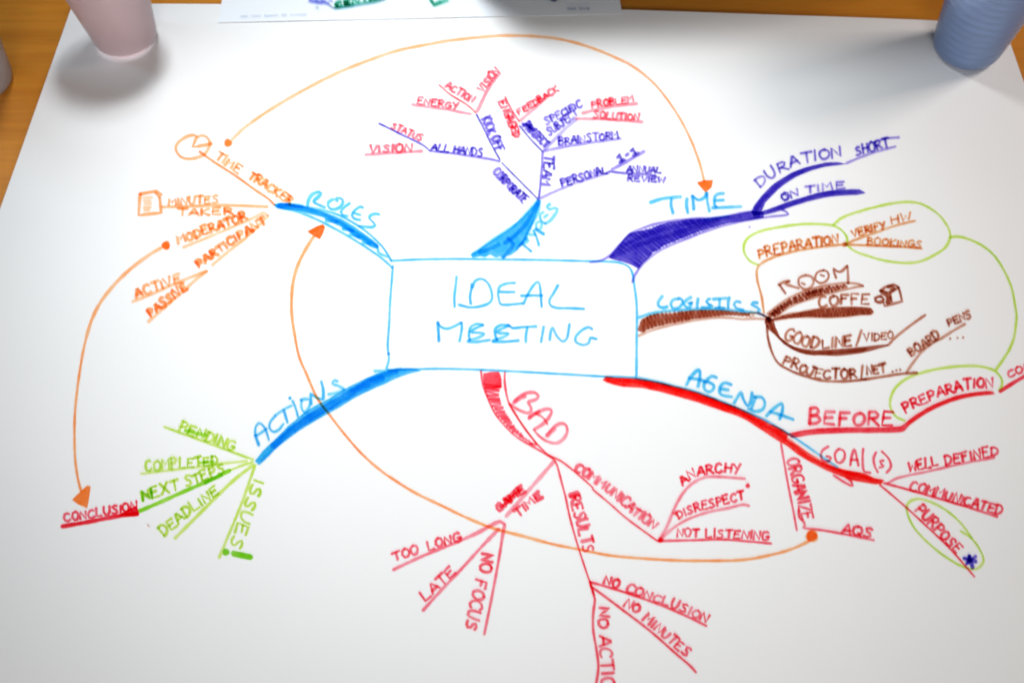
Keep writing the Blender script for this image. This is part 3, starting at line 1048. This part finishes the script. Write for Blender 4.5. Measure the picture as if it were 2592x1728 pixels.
s cy 5 .9 t 690,722 600,765 505,835
s cy 6 1.2 t 600,767 622,840 645,912
D cy 4 1.1 t 670,640
s cy 5.5 1.2 t 698,668 730,740 758,842
s cy 5 1 t 785,665 800,655 795,740 830,795 880,740 890,660 840,648 790,662
s cy 5 1.1 t 908,712 903,640 897,590 960,632 1030,655
s cy 5.5 1.1 t 1038,652 1036,540 1013,452
s cy 5 1 t 1200,455 1160,442 1138,480 1200,502 1270,540
L twig|green line under PENDING
s gr 5 1.1 r 295,310 500,385 800,495 1000,570 1180,635
W PENDING|green word
t PENDING|105 gr 4.8 1.05 r 425,350 985,545
s gd 8 .8 r 500,345 600,370 720,395
L twig|pale green line under COMPLETED
s gr 5 .8 r 65,775 300,745 700,700 900,670 1120,650
W COMPLETED|green word
t COMPLETED|100 gr 4.8 1.05 r 105,752 835,690
s gd 7 .7 r 650,670 790,660
L twig|bold green line under NEXT STEPS
s gd 8.5 1 r 50,1148 250,1062 500,950 750,840 950,742
s gr 5 .8 r 950,742 1060,700 1180,660
W NEXT STEPS|green words
t NEXT|112 gr 5 1.1 r 70,1060 455,925
k gd 6.5 1.1 r 90,1050 80,945 175,1030 165,925
t STEPS|95 gr 4.8 1.05 r 505,905 905,760
s gd 8 .8 r 700,870 800,820 870,790
L twig|pale green line under DEADLINE
s gr 7.5 .75 r 400,1420 600,1220 850,970 1000,830 1180,690
W DEADLINE|green word running uphill
t DEADLINE|98 gr 4.8 1.05 r 285,1410 560,1180 850,965
L twig|green line beside ISSUES
s gr 6 .8 r 1200,690 1150,830 1080,1030 1000,1230 920,1420 s 1750,1265 1702,1378
W ISSUES!|green word running down with a bold exclamation mark
t ISSUES|115 gr 4.8 1.05 r 1190,810 945,1500
D gd 9 1.2 s 1772,1318
k gd 15 1.1 s 1835,1330 1930,1350 2025,1370
L twig|bold crimson line under CONCLUSION
s cr 10 1.1 s 140,1065 400,1020 700,962 900,938
F cr 1 s 690,960 800,905 885,860 905,935 905,955 800,960
W CONCLUSION|crimson word
t CONCLUSION|85 cr 4.6 .85 s 160,1020 900,900
P arrow|thin orange arc from the clock over the top to TIME
s or 4.6 .9 b 340,1390 450,1280 600,1170 800,1040 1100,870 1400,720 1700,600 2000,500 2350,430 S 480,200 700,179 850,179 980,190 1080,210 f 0,480 200,560 400,660 600,820 750,1000 880,1200 980,1400 1045,1568 e 2250,250 2285,390
L arrow_head|solid orange
F od 1 g 540,462 600,450 665,448 655,500 610,542 582,512
L round_end|solid orange
D od 10 .85 u 1260,205
P arrow|orange arc from MODERATOR down to CONCLUSION
s or 5.5 1.05 A 1450,240 1350,300 1200,410 1050,550 920,710 830,880 770,1080 730,1280 690,1568 s 270,0 268,200 275,400 300,580 332,710
L arrow_head|solid orange
F od .9 s 250,802 330,722 400,662 425,668 410,780 390,880 310,842
L round_end|solid orange
D od 11 1.05 u 490,1475
P arrow|long orange arc from ROLES round to AQS
s or 5.5 1.15 w 525,622 450,740 370,900 320,1080 305,1260 310,1420 332,1568 t 770,180 850,370 950,600 1010,700 1100,815 1250,1010 1450,1240 1650,1420 1850,1560 q 450,80 700,200 950,320 1200,420 1500,500 1800,580 2100,640 2352,690 n 400,1295 800,1320 1100,1325 1500,1315 1800,1260 2000,1200 2150,1130
L arrow_head|solid orange
F od 1.1 w 468,570 545,532 615,503 635,528 612,590 582,643 540,617
L round_end|solid orange
D od 14 1 n 2175,1080
D or 17 .5 n 2178,1080
P ring|light green loop round ochre PREPARATION
s gr 4.6 .95 g 1045,1145 980,1115 930,1050 925,980 960,920 1050,870 1200,835 1400,808 1570,808 1680,825 1750,875 1780,930 1770,985
P ring|light green loop round VERIFY HW and BOOKINGS
s gr 4.6 .95 h 215,565 300,490 450,430 700,360 900,320 1050,310 1180,330 1330,410 1430,510 1500,640 1495,730 1440,820 1300,910 1150,970 980,980 780,955 600,905 450,850 360,780
P connector|light green line joining two loops on the right
s gr 4.8 1.05 h 1500,700 1580,690 1680,710 1840,780 1980,890 2090,1050 2180,1250 2220,1450 B 968,60 972,130 960,250 930,430 860,600 770,740 680,870
P ring|light green loop round red PREPARATION
s gr 5 1 l 1310,550 1240,520 1190,450 1185,370 1230,270 1330,190 1500,130 1700,95 1880,85 2000,100 2080,135 2130,200 2130,260 2110,292
P ring|light green loop round PURPOSE
s gr 4.6 1 m 1880,945 1780,812 1650,700 1500,625 1400,610 1330,655 1332,740 1400,870 1550,1020 1700,1130 1820,1190 1920,1200 1975,1140 1960,1070 1880,950 1780,880
P pen_speck|tiny brown speck
s br 2.4 .8 s 992,1045 1012,1065
"""

def parse_pts(tokens):
    tile, pts = None, []
    for t in tokens:
        if ',' in t:
            a, b = t.split(',')
            ox, oy, sc = TILE[tile]
            pts.append((ox + float(a) * sc, oy + float(b) * sc))
        else:
            tile = t
    return pts, TILE[tile][2]

def draw_map(text, root):
    cur, kind, name, label = None, None, None, None
    part = None
    def flush():
        nonlocal cur, part
        if cur is None:
            return
        if kind == 'P':
            if cur.f:
                part = cur.build(name, root, label)
            else:
                part = None
        else:
            cur.build(name, part or root, label)
        cur = None
    for line in text.strip().splitlines():
        op = line[0]
        rest = line[2:]
        if op in 'PLW':
            flush()
            cur = Ink()
            kind = op
            nm, _, lb = rest.partition('|')
            if op == 'W':
                name, label = 'lettering', ((lb + ' ') if lb else 'small word ') + 'reading ' + nm
            else:
                name, label = nm, lb or None
        elif op in 'sk':
            tk = rest.split()
            pts, _ = parse_pts(tk[3:])
            cur.stroke(pts, tk[0], float(tk[1]), float(tk[2]), sharp=(op == 'k'))
        elif op == 'F':
            tk = rest.split()
            pts, _ = parse_pts(tk[2:])
            cur.fill(pts, tk[0], float(tk[1]))
        elif op == 'Z':
            h, b = rest.split(' ; ')
            tk = h.split()
            A, _ = parse_pts(tk[4:])
            Bp, _ = parse_pts(b.split())
            cur.zigzag(A, Bp, int(tk[3]), tk[0], float(tk[1]), float(tk[2]))
        elif op == 'D':
            tk = rest.split()
            pts, _ = parse_pts(tk[3:])
            cur.dot(pts[0][0], pts[0][1], float(tk[1]), tk[0], float(tk[2]))
        elif op == 't':
            s, _, r2 = rest.partition('|')
            tk = r2.split()
            pts, sc = parse_pts(tk[4:])
            cur.text(s, pts, float(tk[0]) * sc, tk[1], float(tk[2]), float(tk[3]))
    flush()
draw_map(MAP, sheet)

# ------------------------------------------------------------------ the printed sheet lying on the far edge
SH_Z = 0.0008
bl, br_ = px(551, 57, SH_Z), px(1574, 35, SH_Z)
ux, uy = br_[0] - bl[0], br_[1] - bl[1]
L = math.hypot(ux, uy)
ux, uy = ux / L, uy / L
vx, vy = -uy, ux
near = [(bl[0] + ux * L * k / 20, bl[1] + uy * L * k / 20) for k in range(21)]
far = [(x + vx * 0.206, y + vy * 0.206) for x, y in near]
def curl(x, y):
    s = (x - bl[0]) / L
    d = (y - bl[1])
    return 0.0003 * math.exp(-max(0, d) * 40) * (math.sin(s * 7 + 0.4) ** 2) - 0.0003
psheet = sheet_grid('printed_sheet', far, near, 20, 16, curl, 0.0001, M_SHEET, None, SH_Z)
psheet['label'] = 'smaller white printed sheet with blue and green pen marks lying across the far edge'
psheet['category'] = 'paper sheet'
BASE_Z[0] = SH_Z + 0.0008
draw_map("""
P scribble|blue pen scribble
s bl 8 .8 x 1590,-20 1640,10 1720,25
s bl 9 .8 x 1690,-10 1740,20 1800,35
s bl 9 .8 x 1790,-10 1850,30 1900,60
s bl 6 .7 x 1580,15 1700,35 1850,45
s bl 6 .7 x 1915,-10 1960,15
D gy 5 .3 x 1715,122
P lettering|green word on a blue line
s gy 3.6 1 x 1900,60 1950,110 2000,135
s bl 3.6 .6 x 2000,135 2200,112 2352,88 y 200,50 470,-5
s tq 6 .6 x 2010,125 2200,95 2352,65 y 200,35 400,-8
t CENTRE|95 tq 4.5 1.2 x 2000,120 y 500,-35
D tq 6 1 x 2200,50
D tq 5 1 x 2045,85
P tick_mark|green corner of a drawn box
k tq 6 .8 y 1225,-20 1290,85 1520,-12
s tq 5 .8 y 1260,0 1300,60 1400,20
P small_print|tiny grey line of print
s gy 1.4 0.7 x 450,267 468,284 486,265 504,284 522,262 540,279 558,265
s gy 1.4 0.7 x 630,258 648,277 666,260 684,281 702,258 720,279 738,257 755,276 773,258
s gy 1.4 0.7 x 845,252 863,275 881,252 899,273 917,250 935,267 953,248 971,269 989,250 1007,265 1025,245 1043,267 1061,245
s gy 1.4 0.7 x 1133,242 1151,265 1169,241 1187,262 1205,240
s gy 1.4 0.7 x 1277,240 1295,262 1312,237 1330,255 1348,240 1366,255 1384,234 1402,255 1420,235 1438,253 1456,235 1474,253 1492,235 1510,253 1528,232
P small_print|tiny dark line of print
s gy 2.2 1.6 z 1285,129 1301,165 1317,128 1333,166 1350,128 1366,164 1382,136 1398,166 1414,127
s gy 2.2 1.6 z 1479,128 1495,162 1511,129 1527,158 1543,128 1560,162 1576,133 1592,156 1608,127 1624,165 1640,135
P print_blot|dark printed blot at the far edge
D gy 12 2.5 z 1050,-45
""", psheet)

# ------------------------------------------------------------------ cups
def lathe(profile, seg=64):
    v, f = [], []
    for r, z in profile:
        for k in range(seg):
            a = 2 * math.pi * k / seg
            v.append((r * math.cos(a), r * math.sin(a), z))
    n = len(profile)
    for i in range(n - 1):
        for k in range(seg):
            k2 = (k + 1) % seg
            f.append((i * seg + k, i * seg + k2, (i + 1) * seg + k2, (i + 1) * seg + k))
    return v, f

def make_cup(base, r0, r1, h, mats, label, group, ribs, z0):
    t = empty('plastic_cup', (base[0], base[1], z0), label, 'cup', group)
    th = 0.0007
    out = [(0.0005, 0.0022), (r0 * .78, 0.0020), (r0 * .86, 0.0), (r0 * .93, 0.0006), (r0 * .985, 0.0030), (r0 + .0006, 0.0065)]
    n = 64
    for k in range(1, n + 1):
        s = k / n
        z = 0.0065 + (h - 0.0065) * s
        r = lerp(r0 + .0006, r1, s)
        if ribs and 0.03 < s < 0.80:
            r += 0.00022 * math.sin(s * n * math.pi * .5)
        out.append((r, z))
    inn = [(r - th, max(z, 0.0034)) for r, z in reversed(out[4:])] + [(r0 * .8, 0.0032), (0.0005, 0.0032)]
    v, f = lathe(out + inn)
    body = mesh_obj('cup_body', v, f, mats, t, smooth=True)
    body.data.materials.append(M_INNER)              # the inside skin of the same thin wall: clear, so the wall tints light once
    first_inner = (len(out) - 1) * 64
    for p in body.data.polygons:
        if p.index >= first_inner:
            p.material_index = 1
    rim = []
    for k in range(13):
        a = 2 * math.pi * k / 12
        rim.append((r1 + .0006 + .0013 * math.cos(a), h + .0013 * math.sin(a)))
    v, f = lathe(rim)
    mesh_obj('rim', v, f, mats, t, smooth=True)
    return t

pb = px(322, 100)
make_cup(pb, 0.0222, 0.0345, 0.098, mat_cup('pink_plastic', (0.99, 0.80, 0.84), .20),
         'pale pink translucent plastic cup on the left far corner of the big sheet', 'plastic cups on the table', False, 0.0002)
bb = px(2441, 128)
make_cup(bb, 0.0236, 0.0345, 0.098, mat_cup('blue_plastic', (0.42, 0.58, 0.90), .25),
         'light blue ribbed plastic cup on the right far corner of the big sheet', 'plastic cups on the table', True, 0.0008)
gb = px(-47, 207)
make_cup(gb, 0.0222, 0.0345, 0.098, mat_cup('clear_plastic', (0.97, 0.95, 0.99), .42, .08),
         'pale colourless translucent plastic cup on the bare wood, cut off by the left picture edge', 'plastic cups on the table', False, TABLE_Z + .0001)

# ------------------------------------------------------------------ unseen blocker shaped like an open computer, added to shade the far edge
mc, nt, b = new_mat('blocker_black')
nn = N(nt, 'ShaderNodeTexNoise', Scale=420.0, Detail=4.0)
bp = N(nt, 'ShaderNodeBump', Strength=0.4, Distance=0.0006)
nt.links.new(nn.outputs['Fac'], bp.inputs['Height'])
nt.links.new(bp.outputs[0], b.inputs['Normal'])
b.inputs['Base Color'].default_value = (0.022, 0.017, 0.015, 1)
b.inputs['Roughness'].default_value = 0.5
mm, nt, b = new_mat('blocker_metal')
nn = N(nt, 'ShaderNodeTexNoise', Scale=80.0)
mr = N(nt, 'ShaderNodeMapRange')
mr.inputs['To Min'].default_value = 0.25
mr.inputs['To Max'].default_value = 0.45
nt.links.new(nn.outputs['Fac'], mr.inputs['Value'])
nt.links.new(mr.outputs[0], b.inputs['Roughness'])
b.inputs['Base Color'].default_value = (0.6, 0.58, 0.55, 1)
b.inputs['Metallic'].default_value = 1.0
LH, LW = 0.198, 0.205
blocker = empty('shade_blocker', (0.165, 0.647, 0.003), 'unseen black blocker shaped like an open computer, added beyond the far edge to cast shade', 'shade_blocker')
blocker.rotation_euler = (0, 0, R(3.0))
v, f = [], []
box(v, f, -LW, LW, 0.0, 0.245, 0.0, 0.018, 0.003)
mesh_obj('base', v, f, mc, blocker)
v, f = [], []
box(v, f, -LW, LW, 0.0, 0.008, 0.0, LH, 0.003)
lid = mesh_obj('lid', v, f, mc, blocker)
lid.location = (0, -0.004, 0.014)
lid.rotation_euler = (R(5), 0, 0)
v, f = [], []
box(v, f, -LW + .012, LW - .012, 0.0079, 0.0086, 0.02, LH - .012)
mesh_obj('screen', v, f, mm, lid)
v, f = [], []
for r_ in range(5):
    for k in range(14):
        x0 = -LW + .04 + k * .0235
        y0 = 0.09 + r_ * .0215
        box(v, f, x0, x0 + .0195, y0, y0 + .0175, 0.018, 0.0195)
kb = mesh_obj('keyboard', v, f, mc, blocker)
kb['kind'] = 'stuff'
